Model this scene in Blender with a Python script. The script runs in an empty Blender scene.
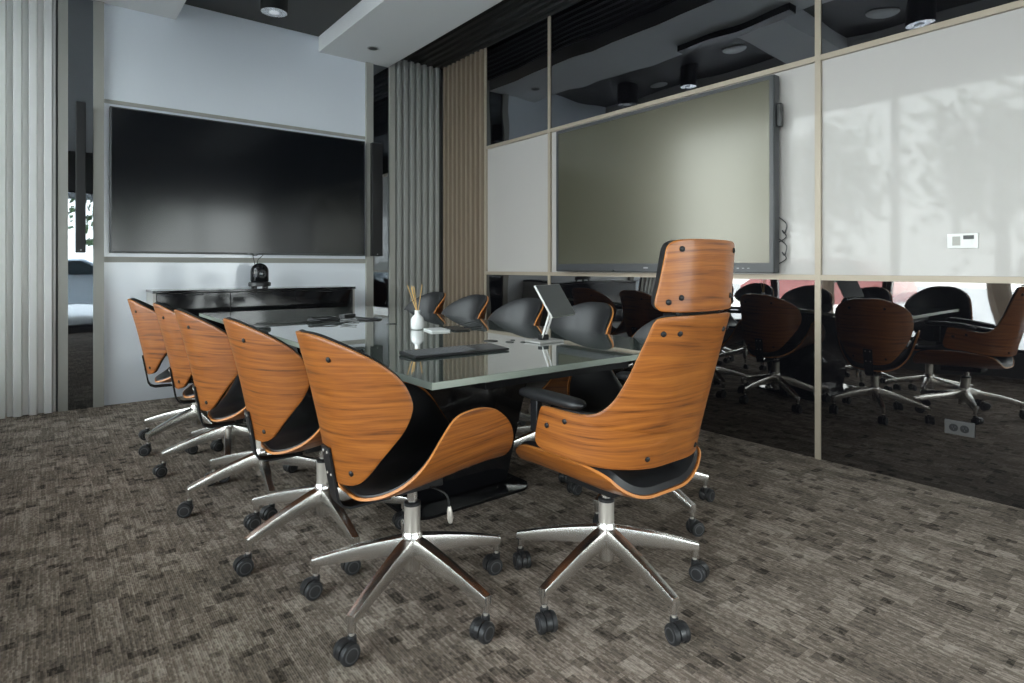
import bpy, bmesh, math, random
from mathutils import Vector, Matrix
random.seed(7)
PI = math.pi
SC = bpy.context.scene
COL = SC.collection

# ------------------------------------------------------------------ materials
def srgb(r, g, b):
    def f(v):
        v /= 255.0
        return v / 12.92 if v <= 0.04045 else ((v + 0.055) / 1.055) ** 2.4
    return (f(r), f(g), f(b), 1.0)

def new_mat(name):
    m = bpy.data.materials.new(name); m.use_nodes = True
    nt = m.node_tree
    return m, nt, nt.nodes, nt.links, nt.nodes['Principled BSDF']

def mat(name, col, rough=0.5, metal=0.0, coat=0.0, coat_rough=0.05, spec=0.5, noise=0.0, nscale=60.0,
        bump=0.0, bscale=200.0, bdist=0.002, emit=None, estr=0.0):
    m, nt, N, L, p = new_mat(name)
    p.inputs['Base Color'].default_value = col
    p.inputs['Roughness'].default_value = rough
    p.inputs['Metallic'].default_value = metal
    p.inputs['Coat Weight'].default_value = coat
    p.inputs['Coat Roughness'].default_value = coat_rough
    p.inputs['Specular IOR Level'].default_value = spec
    tc = N.new('ShaderNodeTexCoord')
    if noise > 0:
        n = N.new('ShaderNodeTexNoise'); n.inputs['Scale'].default_value = nscale
        n.inputs['Detail'].default_value = 4
        L.new(tc.outputs['Object'], n.inputs['Vector'])
        mx = N.new('ShaderNodeMix'); mx.data_type = 'RGBA'
        c2 = tuple(min(1, c * (1 + noise)) for c in col[:3]) + (1,)
        c1 = tuple(c * (1 - noise) for c in col[:3]) + (1,)
        mx.inputs['A'].default_value = c1; mx.inputs['B'].default_value = c2
        L.new(n.outputs['Fac'], mx.inputs['Factor'])
        L.new(mx.outputs['Result'], p.inputs['Base Color'])
    if bump > 0:
        n2 = N.new('ShaderNodeTexNoise'); n2.inputs['Scale'].default_value = bscale
        n2.inputs['Detail'].default_value = 3
        L.new(tc.outputs['Object'], n2.inputs['Vector'])
        b = N.new('ShaderNodeBump'); b.inputs['Strength'].default_value = bump
        b.inputs['Distance'].default_value = bdist
        L.new(n2.outputs['Fac'], b.inputs['Height'])
        L.new(b.outputs['Normal'], p.inputs['Normal'])
    if emit:
        p.inputs['Emission Color'].default_value = emit
        p.inputs['Emission Strength'].default_value = estr
    return m

def wood_mat(name, light, mid, dark, coat=0.25, cr=0.22):
    m, nt, N, L, p = new_mat(name)
    uv = N.new('ShaderNodeUVMap'); uv.uv_map = 'UVMap'
    oi = N.new('ShaderNodeObjectInfo')
    wv = N.new('ShaderNodeVectorMath'); wv.operation = 'MULTIPLY'
    cmb = N.new('ShaderNodeCombineXYZ')
    ml = N.new('ShaderNodeMath'); ml.operation = 'MULTIPLY'; ml.inputs[1].default_value = 9.0
    L.new(oi.outputs['Random'], ml.inputs[0]); L.new(ml.outputs[0], cmb.inputs[0]); L.new(ml.outputs[0], cmb.inputs[1])
    add = N.new('ShaderNodeVectorMath'); add.operation = 'ADD'
    L.new(uv.outputs['UV'], add.inputs[0]); L.new(cmb.outputs[0], add.inputs[1])
    # slow warp of the figure
    mp = N.new('ShaderNodeMapping'); mp.inputs['Scale'].default_value = (2.0, 5.5, 1)
    L.new(add.outputs[0], mp.inputs['Vector'])
    n1 = N.new('ShaderNodeTexNoise'); n1.inputs['Scale'].default_value = 1.0; n1.inputs['Detail'].default_value = 1.5
    L.new(mp.outputs[0], n1.inputs['Vector'])
    sep = N.new('ShaderNodeSeparateXYZ'); L.new(add.outputs[0], sep.inputs[0])
    a1 = N.new('ShaderNodeMath'); a1.operation = 'MULTIPLY'; a1.inputs[1].default_value = 0.085
    L.new(n1.outputs['Fac'], a1.inputs[0])
    a2 = N.new('ShaderNodeMath'); a2.operation = 'ADD'
    L.new(sep.outputs[1], a2.inputs[0]); L.new(a1.outputs[0], a2.inputs[1])
    c2 = N.new('ShaderNodeCombineXYZ')
    sx = N.new('ShaderNodeMath'); sx.operation = 'MULTIPLY'; sx.inputs[1].default_value = 0.035
    L.new(sep.outputs[0], sx.inputs[0]); L.new(sx.outputs[0], c2.inputs[0]); L.new(a2.outputs[0], c2.inputs[1])
    n2 = N.new('ShaderNodeTexNoise'); n2.inputs['Scale'].default_value = 75.0; n2.inputs['Detail'].default_value = 5
    n2.inputs['Roughness'].default_value = 0.62
    L.new(c2.outputs[0], n2.inputs['Vector'])
    # fine pores
    mp3 = N.new('ShaderNodeMapping'); mp3.inputs['Scale'].default_value = (14, 420, 1)
    L.new(add.outputs[0], mp3.inputs['Vector'])
    n3 = N.new('ShaderNodeTexNoise'); n3.inputs['Scale'].default_value = 1.0; n3.inputs['Detail'].default_value = 2
    L.new(mp3.outputs[0], n3.inputs['Vector'])
    mx = N.new('ShaderNodeMath'); mx.operation = 'MULTIPLY_ADD'; mx.inputs[1].default_value = 0.16
    L.new(n3.outputs['Fac'], mx.inputs[0]); L.new(n2.outputs['Fac'], mx.inputs[2])
    r = N.new('ShaderNodeValToRGB')
    r.color_ramp.elements[0].position = 0.38; r.color_ramp.elements[0].color = dark
    r.color_ramp.elements[1].position = 0.72; r.color_ramp.elements[1].color = light
    e = r.color_ramp.elements.new(0.52); e.color = mid
    L.new(mx.outputs[0], r.inputs['Fac'])
    L.new(r.outputs['Color'], p.inputs['Base Color'])
    p.inputs['Roughness'].default_value = 0.42
    p.inputs['Coat Weight'].default_value = coat
    p.inputs['Coat Roughness'].default_value = cr
    return m

def glass_panel_mat(name, tint, refl, wave=0.0, wscale=2.0, rough=0.015, base=(0.004, 0.004, 0.005, 1)):
    """back painted reflective glass: a dark body under a mirror-like tinted reflection"""
    m, nt, N, L, p = new_mat(name)
    out = N['Material Output']
    p.inputs['Base Color'].default_value = base
    p.inputs['Roughness'].default_value = 0.6; p.inputs['Specular IOR Level'].default_value = 0.0
    g = N.new('ShaderNodeBsdfGlossy'); g.inputs['Color'].default_value = tint; g.inputs['Roughness'].default_value = rough
    fr = N.new('ShaderNodeLayerWeight'); fr.inputs['Blend'].default_value = 0.25
    mr = N.new('ShaderNodeMapRange'); mr.inputs['To Min'].default_value = refl; mr.inputs['To Max'].default_value = min(1, refl + 0.45)
    L.new(fr.outputs['Fresnel'], mr.inputs['Value'])
    mix = N.new('ShaderNodeMixShader')
    L.new(mr.outputs['Result'], mix.inputs['Fac'])
    L.new(p.outputs['BSDF'], mix.inputs[1]); L.new(g.outputs['BSDF'], mix.inputs[2])
    L.new(mix.outputs[0], out.inputs['Surface'])
    if wave > 0:
        tc = N.new('ShaderNodeTexCoord')
        n = N.new('ShaderNodeTexNoise'); n.inputs['Scale'].default_value = wscale; n.inputs['Detail'].default_value = 0.5
        L.new(tc.outputs['Object'], n.inputs['Vector'])
        b = N.new('ShaderNodeBump'); b.inputs['Strength'].default_value = 1.0; b.inputs['Distance'].default_value = wave
        L.new(n.outputs['Fac'], b.inputs['Height']); L.new(b.outputs['Normal'], g.inputs['Normal'])
    return m

def window_glass_mat():
    m, nt, N, L, p = new_mat('window_glass')
    out = N['Material Output']
    t = N.new('ShaderNodeBsdfTransparent'); t.inputs['Color'].default_value = (0.9, 0.94, 0.95, 1)
    g = N.new('ShaderNodeBsdfGlossy'); g.inputs['Roughness'].default_value = 0.0
    fr = N.new('ShaderNodeFresnel'); fr.inputs['IOR'].default_value = 1.45
    mix = N.new('ShaderNodeMixShader')
    L.new(fr.outputs[0], mix.inputs['Fac']); L.new(t.outputs[0], mix.inputs[1]); L.new(g.outputs[0], mix.inputs[2])
    L.new(mix.outputs[0], out.inputs['Surface'])
    return m

def carpet_mat():
    m, nt, N, L, p = new_mat('loop_carpet')
    tc = N.new('ShaderNodeTexCoord')
    sep = N.new('ShaderNodeSeparateXYZ'); L.new(tc.outputs['Object'], sep.inputs[0])
    def math_(op, a, b=None, c=None):
        n = N.new('ShaderNodeMath'); n.operation = op
        for i, v in enumerate((a, b, c)):
            if v is None: continue
            if isinstance(v, (int, float)): n.inputs[i].default_value = v
            else: L.new(v, n.inputs[i])
        return n.outputs[0]
    X, Y = sep.outputs[0], sep.outputs[1]
    def cell(cx, cy, off=0.0, stag=0.0):
        ix = math_('FLOOR', math_('DIVIDE', math_('ADD', X, off), cx))
        yy = math_('DIVIDE', math_('ADD', Y, off * 1.7), cy)
        if stag:
            wn0 = N.new('ShaderNodeTexWhiteNoise'); wn0.noise_dimensions = '1D'; L.new(ix, wn0.inputs['W'])
            yy = math_('ADD', yy, wn0.outputs['Value'])
        iy = math_('FLOOR', yy)
        c = N.new('ShaderNodeCombineXYZ'); L.new(ix, c.inputs[0]); L.new(iy, c.inputs[1]); c.inputs[2].default_value = off
        w = N.new('ShaderNodeTexWhiteNoise'); w.noise_dimensions = '3D'; L.new(c.outputs[0], w.inputs['Vector'])
        return w.outputs['Value']
    w1 = cell(0.07, 0.085, 3.1, 1)          # medium blocks
    w2 = cell(0.036, 0.034, 7.7, 1)          # small dark blocks
    w3 = cell(0.25, 0.5, 1.3, 1)            # large tone patches
    w4 = cell(0.006, 0.12, 5.0, 1)         # yarn streaks
    w5 = cell(0.006, 0.012, 2.2, 1)         # flecks
    n = N.new('ShaderNodeTexNoise'); n.inputs['Scale'].default_value = 260; n.inputs['Detail'].default_value = 2
    L.new(tc.outputs['Object'], n.inputs['Vector'])
    v = math_('MULTIPLY', w1, 0.24)
    v = math_('MULTIPLY_ADD', w3, 0.10, v)
    v = math_('MULTIPLY_ADD', w4, 0.22, v)
    v = math_('MULTIPLY_ADD', w5, 0.24, v)
    v = math_('MULTIPLY_ADD', n.outputs['Fac'], 0.20, v)
    darkb = math_('GREATER_THAN', math_('MULTIPLY_ADD', w3, 0.10, w2), 0.955)
    v = math_('SUBTRACT', v, math_('MULTIPLY', darkb, 0.22))
    r = N.new('ShaderNodeValToRGB')
    r.color_ramp.elements[0].position = 0.1; r.color_ramp.elements[0].color = (0.043, 0.036, 0.028, 1)
    r.color_ramp.elements[1].position = 0.92; r.color_ramp.elements[1].color = (0.58, 0.495, 0.41, 1)
    e = r.color_ramp.elements.new(0.5); e.color = (0.232, 0.188, 0.150, 1)
    L.new(v, r.inputs['Fac']); L.new(r.outputs['Color'], p.inputs['Base Color'])
    p.inputs['Roughness'].default_value = 0.95
    p.inputs['Specular IOR Level'].default_value = 0.15
    ribs = math_('ABSOLUTE', math_('SINE', math_('MULTIPLY', X, PI / 0.006)))
    hh = math_('MULTIPLY_ADD', n.outputs['Fac'], 0.7, ribs)
    hh = math_('MULTIPLY_ADD', w5, 0.5, hh)
    b = N.new('ShaderNodeBump'); b.inputs['Strength'].default_value = 0.5; b.inputs['Distance'].default_value = 0.003
    L.new(hh, b.inputs['Height']); L.new(b.outputs['Normal'], p.inputs['Normal'])
    return m

M = {}
M['wood'] = wood_mat('honey_walnut_veneer', (0.33, 0.108, 0.0155, 1), (0.22, 0.064, 0.008, 1), (0.07, 0.0185, 0.003, 1))
M['ply'] = mat('ply_edge', (0.50, 0.19, 0.045, 1), 0.45, noise=0.15, nscale=90)
M['leather'] = mat('black_leather', (0.012, 0.012, 0.013, 1), 0.42, bump=0.25, bscale=260, bdist=0.001, spec=0.45)
M['chrome'] = mat('polished_aluminium', (0.78, 0.76, 0.73, 1), 0.27, metal=1.0, bump=0.05, bscale=30, bdist=0.001)
M['steel'] = mat('brushed_steel', (0.58, 0.54, 0.49, 1), 0.4, metal=0.75)
M['blackmetal'] = mat('black_painted_metal', (0.010, 0.010, 0.011, 1), 0.42, spec=0.3)
M['rubber'] = mat('castor_rubber', (0.016, 0.016, 0.017, 1), 0.5, noise=0.1)
M['nylon'] = mat('grey_nylon', (0.075, 0.075, 0.078, 1), 0.4)
M['blackplastic'] = mat('black_plastic', (0.02, 0.02, 0.021, 1), 0.35)
M['keyplastic'] = mat('key_plastic', (0.15, 0.152, 0.157, 1), 0.45)
M['padplastic'] = mat('touchpad_plastic', (0.06, 0.063, 0.067, 1), 0.35)
M['tableglass'] = mat('green_grey_glass', (0.10, 0.125, 0.108, 1), 0.03, coat=1.0, coat_rough=0.0, spec=1.0)
M['tableglass'].node_tree.nodes['Principled BSDF'].inputs['IOR'].default_value = 1.6
M['glassedge'] = mat('ground_glass_edge', (0.27, 0.30, 0.255, 1), 0.3, spec=0.5, noise=0.08, nscale=20)
M['blackgloss'] = mat('black_gloss_lacquer', (0.006, 0.006, 0.007, 1), 0.08, spec=0.4)
M['mirrorblack'] = glass_panel_mat('dark_mirror_glass', (0.95, 0.92, 0.88, 1), 0.20, wave=0.010, wscale=1.6)
M['mirrortop'] = glass_panel_mat('dark_mirror_glass_upper', (0.93, 0.96, 1.0, 1), 0.22, wave=0.012, wscale=1.5)
M['mirrorstrip'] = glass_panel_mat('smoked_mirror', (0.86, 0.92, 0.98, 1), 0.22, wave=0.004, wscale=2.0)
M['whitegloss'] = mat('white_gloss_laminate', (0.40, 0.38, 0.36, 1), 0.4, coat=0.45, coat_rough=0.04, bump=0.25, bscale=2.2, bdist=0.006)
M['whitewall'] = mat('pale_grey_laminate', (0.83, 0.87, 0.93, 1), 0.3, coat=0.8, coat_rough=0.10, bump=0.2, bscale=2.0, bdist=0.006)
M['beige'] = mat('champagne_trim', (0.34, 0.29, 0.225, 1), 0.4, metal=0.2)
M['greytrim'] = mat('warm_grey_trim', (0.36, 0.355, 0.32, 1), 0.45)
M['flute_light'] = mat('pale_grey_flutes', (0.80, 0.80, 0.78, 1), 0.5, noise=0.03, nscale=3)
M['flute_grey'] = mat('warm_grey_flutes', (0.32, 0.32, 0.30, 1), 0.5, noise=0.04, nscale=3)
M['flute_brown'] = mat('taupe_flutes', (0.20, 0.155, 0.112, 1), 0.5, noise=0.04, nscale=3)
M['ceil_white'] = mat('white_plaster', (0.70, 0.70, 0.69, 1), 0.8)
M['ceil_dark'] = mat('charcoal_ceiling', (0.045, 0.042, 0.040, 1), 0.6)
M['ceil_slat'] = mat('dark_slats', (0.014, 0.0125, 0.0105, 1), 0.6)
M['screen'] = mat('tv_glass', (0.005, 0.006, 0.008, 1), 0.13, spec=0.38)
M['agscreen'] = mat('matte_screen_glass', (0.050, 0.050, 0.037, 1), 0.27, spec=0.7, coat=0.6, coat_rough=0.17)
_p = M['agscreen'].node_tree.nodes['Principled BSDF']
_p.inputs['Coat Tint'].default_value = (1, 0.96, 0.84, 1); _p.inputs['Specular Tint'].default_value = (1, 0.96, 0.82, 1)
M['bezel'] = mat('dark_grey_bezel', (0.035, 0.037, 0.04, 1), 0.35)
M['silver'] = mat('silver_aluminium', (0.42, 0.41, 0.39, 1), 0.4, metal=0.4)
M['tabgrey'] = mat('dark_grey_shell', (0.075, 0.08, 0.082, 1), 0.35)
M['ceramic'] = mat('white_ceramic', (0.78, 0.78, 0.76, 1), 0.3, coat=0.3)
M['reed'] = mat('rattan_reed', (0.62, 0.38, 0.13, 1), 0.6, noise=0.2, nscale=80)
M['paper'] = mat('white_paper', (0.8, 0.8, 0.78, 1), 0.6)
M['whiteplastic'] = mat('white_plastic', (0.72, 0.72, 0.7, 1), 0.35)
M['greyplastic'] = mat('grey_plastic', (0.3, 0.3, 0.3, 1), 0.4)
M['reflector'] = mat('lamp_reflector', (0.85, 0.85, 0.87, 1), 0.12, metal=1.0, bump=0.6, bscale=60, bdist=0.01)
M['lampglass'] = mat('lamp_lens', (0.8, 0.82, 0.85, 1), 0.2, emit=(0.85, 0.92, 1, 1), estr=0.12)
M['windowglass'] = window_glass_mat()
M['frame'] = mat('dark_window_frame', (0.03, 0.03, 0.032, 1), 0.4)
M['greywall'] = mat('dark_grey_paint', (0.10, 0.10, 0.10, 1), 0.7)
M['carpet'] = carpet_mat()
M['pave'] = mat('concrete_paving', (0.55, 0.54, 0.52, 1), 0.9, noise=0.2, nscale=2.5)
M['leaf'] = mat('leaves', (0.05, 0.10, 0.03, 1), 0.6, noise=0.4, nscale=3)
M['bark'] = mat('bark', (0.09, 0.065, 0.045, 1), 0.9, noise=0.3, nscale=12)
M['carpaint'] = mat('pale_blue_paint', (0.55, 0.62, 0.68, 1), 0.2, metal=0.2, coat=1)
M['carglass'] = mat('car_glass', (0.02, 0.03, 0.035, 1), 0.05, coat=1)
M['redpaint'] = mat('red_paint', (0.45, 0.12, 0.12, 1), 0.2, coat=1)

# ------------------------------------------------------------------ mesh helpers
def finish(name, bm, mats, parent=None, smooth=True, angle=35, bevel=0.0, segs=2):
    me = bpy.data.meshes.new(name)
    bm.normal_update()
    bm.to_mesh(me); bm.free()
    if not isinstance(mats, (list, tuple)): mats = [mats]
    for m_ in mats: me.materials.append(m_)
    if smooth:
        for p in me.polygons: p.use_smooth = True
        me.set_sharp_from_angle(angle=math.radians(angle))
    o = bpy.data.objects.new(name, me); COL.objects.link(o)
    if parent: o.parent = parent
    if bevel > 0:
        b = o.modifiers.new('bevel', 'BEVEL'); b.width = bevel; b.segments = segs; b.limit_method = 'ANGLE'
        b.angle_limit = math.radians(35)
    return o

def thing(name, label, cat, loc=(0, 0, 0), rz=0.0, group=None):
    o = bpy.data.objects.new(name, None); COL.objects.link(o)
    o.empty_display_size = 0.05
    o.location = loc; o.rotation_euler = (0, 0, rz)
    return tag(o, label, cat, group)

def tag(o, label, cat, group=None):
    o['label'] = label; o['category'] = cat
    if group: o['group'] = group
    return o

def struct(o):
    o['kind'] = 'structure'; return o

def quad(bm, pts, mi=0):
    f = bm.faces.new([bm.verts.new(p) for p in pts]); f.material_index = mi; return f

def box(bm, x0, x1, y0, y1, z0, z1, mi=0, mtx=None):
    vs = []
    for z in (z0, z1):
        for (x, y) in ((x0, y0), (x1, y0), (x1, y1), (x0, y1)):
            p = Vector((x, y, z))
            if mtx: p = mtx @ p
            vs.append(bm.verts.new(p))
    idx = ((3, 2, 1, 0), (4, 5, 6, 7), (0, 1, 5, 4), (1, 2, 6, 5), (2, 3, 7, 6), (3, 0, 4, 7))
    for f in idx:
        fc = bm.faces.new([vs[i] for i in f]); fc.material_index = mi
    return vs

def lathe(bm, prof, n=28, mtx=None, mi=0, cap=True):
    """prof: list of (r, z) bottom to top"""
    rings = []
    for r, z in prof:
        ring = []
        for i in range(n):
            a = 2 * PI * i / n
            p = Vector((r * math.cos(a), r * math.sin(a), z))
            if mtx: p = mtx @ p
            ring.append(bm.verts.new(p))
        rings.append(ring)
    for a, b in zip(rings, rings[1:]):
        for i in range(n):
            f = bm.faces.new((a[i], a[(i + 1) % n], b[(i + 1) % n], b[i])); f.material_index = mi
    if cap:
        f = bm.faces.new(list(reversed(rings[0]))); f.material_index = mi
        f = bm.faces.new(rings[-1]); f.material_index = mi

def tube(bm, pts, r, n=10, mi=0, cap=True):
    pts = [Vector(p) for p in pts]
    rings = []
    up = Vector((0, 0, 1)); prev = None
    for i, p in enumerate(pts):
        d = (pts[min(i + 1, len(pts) - 1)] - pts[max(i - 1, 0)]).normalized()
        if prev is None:
            ref = up if abs(d.z) < 0.9 else Vector((1, 0, 0))
            s = d.cross(ref).normalized()
        else:
            s = (prev - d * prev.dot(d)).normalized()
        prev = s
        t = d.cross(s)
        rr = r[i] if isinstance(r, (list, tuple)) else r
        rings.append([bm.verts.new(p + s * rr * math.cos(2 * PI * k / n) + t * rr * math.sin(2 * PI * k / n)) for k in range(n)])
    for a, b in zip(rings, rings[1:]):
        for k in range(n):
            f = bm.faces.new((a[k], a[(k + 1) % n], b[(k + 1) % n], b[k])); f.material_index = mi
    if cap:
        bm.faces.new(list(reversed(rings[0]))).material_index = mi
        bm.faces.new(rings[-1]).material_index = mi

def crom(pts, sub=6):
    """smooth open curve through 2-D/3-D points"""
    P = [Vector(p) for p in pts]; out = []
    for i in range(len(P) - 1):
        p0 = P[max(i - 1, 0)]; p1 = P[i]; p2 = P[i + 1]; p3 = P[min(i + 2, len(P) - 1)]
        for k in range(sub):
            t = k / sub
            out.append(0.5 * ((2 * p1) + (p2 - p0) * t + (2 * p0 - 5 * p1 + 4 * p2 - p3) * t * t + (-p0 + 3 * p1 - 3 * p2 + p3) * t ** 3))
    out.append(P[-1]); return out

def sym_outline(half, sub=6, mirror_x=True):
    """half outline of (s, t) from the middle at one end to the middle at the other end, mirrored in s"""
    h = crom([(a, b) for a, b in half], sub)
    o = [(p[0], p[1]) for p in h]
    o += [(-p[0], p[1]) for p in reversed(h[1:-1])]
    return o

RR = [0.0, 0.12, 0.24, 0.36, 0.48, 0.6, 0.7, 0.79, 0.87, 0.93, 0.965, 0.985, 1.0]
def shell_mesh(name, outline, center, P, a, b, mats, parent, puff=0.0, scale=1.0, rim=1, uvrot=False, outward=1.0, flip=False):
    """curved sheet between offset a (inner) and b (outer) along the outward normal of P(s,t).
       puff > 0 rounds the sheet off towards its edge (cushion)."""
    bm = bmesh.new(); uvl = bm.loops.layers.uv.new('UVMap')
    cs, ct = center; n = len(outline)
    def pn(s, t):
        e = 0.002
        p = P(s, t); du = P(s + e, t) - P(s - e, t); dv = P(s, t + e) - P(s, t - e)
        nn = du.cross(dv).normalized() * outward
        return p, nn
    layers = []; st = {}
    for side in (0, 1):
        rings = []
        for r in RR:
            if r == 0.0:
                p, nn = pn(cs, ct); off = a if side == 0 else b
                v = bm.verts.new(p + nn * off); st[v] = (cs, ct); rings.append([v]); continue
            ring = []
            for (os_, ot) in outline:
                s = cs + (os_ - cs) * r * scale; t = ct + (ot - ct) * r * scale
                p, nn = pn(s, t)
                k = 1.0
                if puff > 0:
                    k = 1 - puff * (r ** 7)
                elif r == 1.0: k = 0.72
                elif r > 0.98: k = 0.97
                mid = (a + b) / 2 if puff <= 0 else b
                off = a if side == 0 else b
                off = mid + (off - mid) * k
                v = bm.verts.new(p + nn * off); st[v] = (s, t); ring.append(v)
            rings.append(ring)
        layers.append(rings)
    for side in (0, 1):
        rings = layers[side]
        for i in range(n):
            j = (i + 1) % n
            f = (rings[0][0], rings[1][i], rings[1][j])
            bm.faces.new(f if side == 1 else tuple(reversed(f)))
        for k in range(1, len(rings) - 1):
            for i in range(n):
                j = (i + 1) % n
                f = (rings[k][i], rings[k + 1][i], rings[k + 1][j], rings[k][j])
                bm.faces.new(f if side == 1 else tuple(reversed(f)))
    A = layers[0][-1]; B = layers[1][-1]
    for i in range(n):
        j = (i + 1) % n
        f = bm.faces.new((B[i], A[i], A[j], B[j])); f.material_index = rim if len(mats) > 1 else 0
    for f in bm.faces:
        for lp in f.loops:
            s, t = st[lp.vert]
            lp[uvl].uv = (t, s) if uvrot else (s, t)
    bmesh.ops.recalc_face_normals(bm, faces=bm.faces)
    return finish(name, bm, mats, parent, angle=40)

# ------------------------------------------------------------------ chairs
def make_castor(parent, r, ang, swivel):
    bm = bmesh.new()
    x, y = r * math.cos(ang), r * math.sin(ang)
    mt = Matrix.Translation((0, 0, 0))
    lathe(bm, [(0.0075, 0.045), (0.0075, 0.082)], 14, None, 1)      # stem
    # hood over both wheels
    R = Matrix.Translation((0.016, 0, 0.031)) @ Matrix.Rotation(PI / 2, 4, 'X')
    lathe(bm, [(0.0265, -0.0082), (0.0265, 0.0082)], 24, R)
    n = 18; R0, W = 0.0310, 0.0085
    rings = []
    for w in (-W, W):
        ring = [bm.verts.new(R @ Vector((R0 * math.cos(PI * k / n - 0.25), R0 * math.sin(PI * k / n - 0.25), w))) for k in range(n + 1)]
        ring.append(bm.verts.new(R @ Vector((0, -0.004, w))))
        rings.append(ring)
    m_ = len(rings[0])
    for k in range(m_):
        bm.faces.new((rings[0][k], rings[0][(k + 1) % m_], rings[1][(k + 1) % m_], rings[1][k]))
    bm.faces.new(rings[0]); bm.faces.new(list(reversed(rings[1])))
    lathe(bm, [(0.013, 0.045), (0.013, 0.066), (0.010, 0.069)], 16, None, 0)
    bmesh.ops.recalc_face_normals(bm, faces=bm.faces)
    c = finish('castor', bm, [M['blackplastic'], M['steel']], parent)
    c.location = (x, y, 0); c.rotation_euler = (0, 0, swivel)
    for sgn in (-1, 1):
        bm = bmesh.new()
        R = Matrix.Translation((0.016, sgn * 0.0178, 0.0305)) @ Matrix.Rotation(-sgn * PI / 2, 4, 'X')
        lathe(bm, [(0.0255, -0.009), (0.0295, -0.006), (0.0300, 0.004), (0.0275, 0.0085), (0.0215, 0.0095)], 26, R, 0)
        lathe(bm, [(0.0205, 0.0088), (0.0205, 0.0104), (0.0185, 0.0106)], 22, R, 1)
        lathe(bm, [(0.0175, 0.0088), (0.0170, 0.0112), (0.006, 0.0120)], 20, R, 0)
        w = finish('wheel', bm, [M['rubber'], M['nylon']], c)
    return c

def leg_mesh(bm, ang):
    """one tapering arm of the five star base"""
    R = Matrix.Rotation(ang, 4, 'Z')
    secs = []
    n = 9
    for i in range(n + 1):
        u = i / n
        r = 0.018 + (0.336 - 0.018) * u
        ztop = 0.214 - 0.060 * u - 0.026 * u * u
        h = 0.060 * (1 - u) ** 0.8 + 0.026 * u
        w = 0.0235 * (1 - u) + 0.0150 * u
        if i == 0: w = 0.02
        secs.append((r, ztop, h, w))
    rings = []
    for r, zt, h, w in secs:
        pts = [(-w * 0.80, zt - h), (w * 0.80, zt - h), (w * 0.98, zt - h * 0.35), (w * 0.80, zt - 0.002), (0, zt), (-w * 0.80, zt - 0.002), (-w * 0.98, zt - h * 0.35)]
        rings.append([bm.verts.new(R @ Vector((r, y, z))) for y, z in pts])
    k = len(rings[0])
    for a, b in zip(rings, rings[1:]):
        for i in range(k):
            bm.faces.new((a[i], b[i], b[(i + 1) % k], a[(i + 1) % k]))
    bm.faces.new(rings[0]); bm.faces.new(list(reversed(rings[-1])))
    mt = R @ Matrix.Translation((0.326, 0, 0))
    lathe(bm, [(0.0115, 0.079), (0.0125, 0.084), (0.0125, 0.128)], 14, mt)
    bmesh.ops.recalc_face_normals(bm, faces=bm.faces)

def make_base(root, basang, swivels, ztube=0.315, zpist=0.375):
    bm = bmesh.new()
    lathe(bm, [(0.022, 0.098), (0.0265, 0.101), (0.0275, 0.13), (0.031, 0.16), (0.034, 0.214), (0.030, 0.222), (0.0275, 0.228)], 30)
    base = finish('base', bm, M['chrome'], root)
    for k in range(5):
        bm = bmesh.new(); leg_mesh(bm, basang + k * 2 * PI / 5)
        finish('leg', bm, M['chrome'], base)
    bm = bmesh.new()
    lathe(bm, [(0.0265, 0.2285), (0.0265, ztube)], 28, None, 0)
    lathe(bm, [(0.0272, ztube - 0.001), (0.0272, ztube + 0.008), (0.020, ztube + 0.012)], 28, None, 1)
    lathe(bm, [(0.0165, ztube + 0.01), (0.0165, zpist)], 24, None, 2)
    finish('gas_lift', bm, [M['steel'], M['blackplastic'], M['chrome']], root)
    for k in range(5):
        make_castor(root, 0.326, basang + k * 2 * PI / 5, swivels[k])

def rivets(root, P, pts, outward, off, rad=0.0085, name='bolt'):
    for (s, t) in pts:
        e = 0.002
        p = P(s, t); nn = (P(s + e, t) - P(s - e, t)).cross(P(s, t + e) - P(s, t - e)).normalized() * outward
        q = nn.to_track_quat('Z', 'Y').to_matrix().to_4x4()
        mt = Matrix.Translation(p + nn * off) @ q
        bm = bmesh.new()
        lathe(bm, [(rad, 0.0), (rad * 0.95, 0.003), (rad * 0.55, 0.0052), (rad * 0.3, 0.0056)], 16, mt)
        finish(name, bm, M['blackmetal'], root)

def task_P(s, t):
    R = 0.262
    x0 = -0.252 - 0.225 * (t - 0.43) + 0.008 * math.sin(PI * min(max((t - 0.43) / 0.5, 0), 1))
    a = s / R
    return Vector((x0 + R * (1 - math.cos(a)), R * math.sin(a), t))

TASK_BACK = [(0, 0.908), (0.05, 0.908), (0.10, 0.902), (0.16, 0.884), (0.22, 0.857), (0.275, 0.820), (0.312, 0.775), (0.326, 0.72),
             (0.316, 0.680), (0.286, 0.632), (0.243, 0.585), (0.200, 0.540), (0.162, 0.500), (0.125, 0.471), (0.07, 0.456), (0, 0.454)]

def seat_P_factory(zb, s0, R, amax, drop=0.9, rear=0.0, tilt=0.0):
    def P(s, t):
        a_s = abs(s); sg = 1 if s >= 0 else -1
        if a_s < s0: y, z = a_s, 0.0
        else:
            a = (a_s - s0) / R
            if a < amax: y, z = s0 + R * math.sin(a), R * (1 - math.cos(a))
            else:
                ex = (a_s - s0) - R * amax
                y = s0 + R * math.sin(amax) + ex * math.cos(amax)
                z = R * (1 - math.cos(amax)) + ex * math.sin(amax)
        zz = zb + z + tilt * (t + 0.2)
        if t > 0.14: zz -= drop * (t - 0.14) ** 2
        if t < -0.1: zz += rear * (t + 0.1) ** 2
        return Vector((t, sg * y, zz))
    return P

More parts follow.
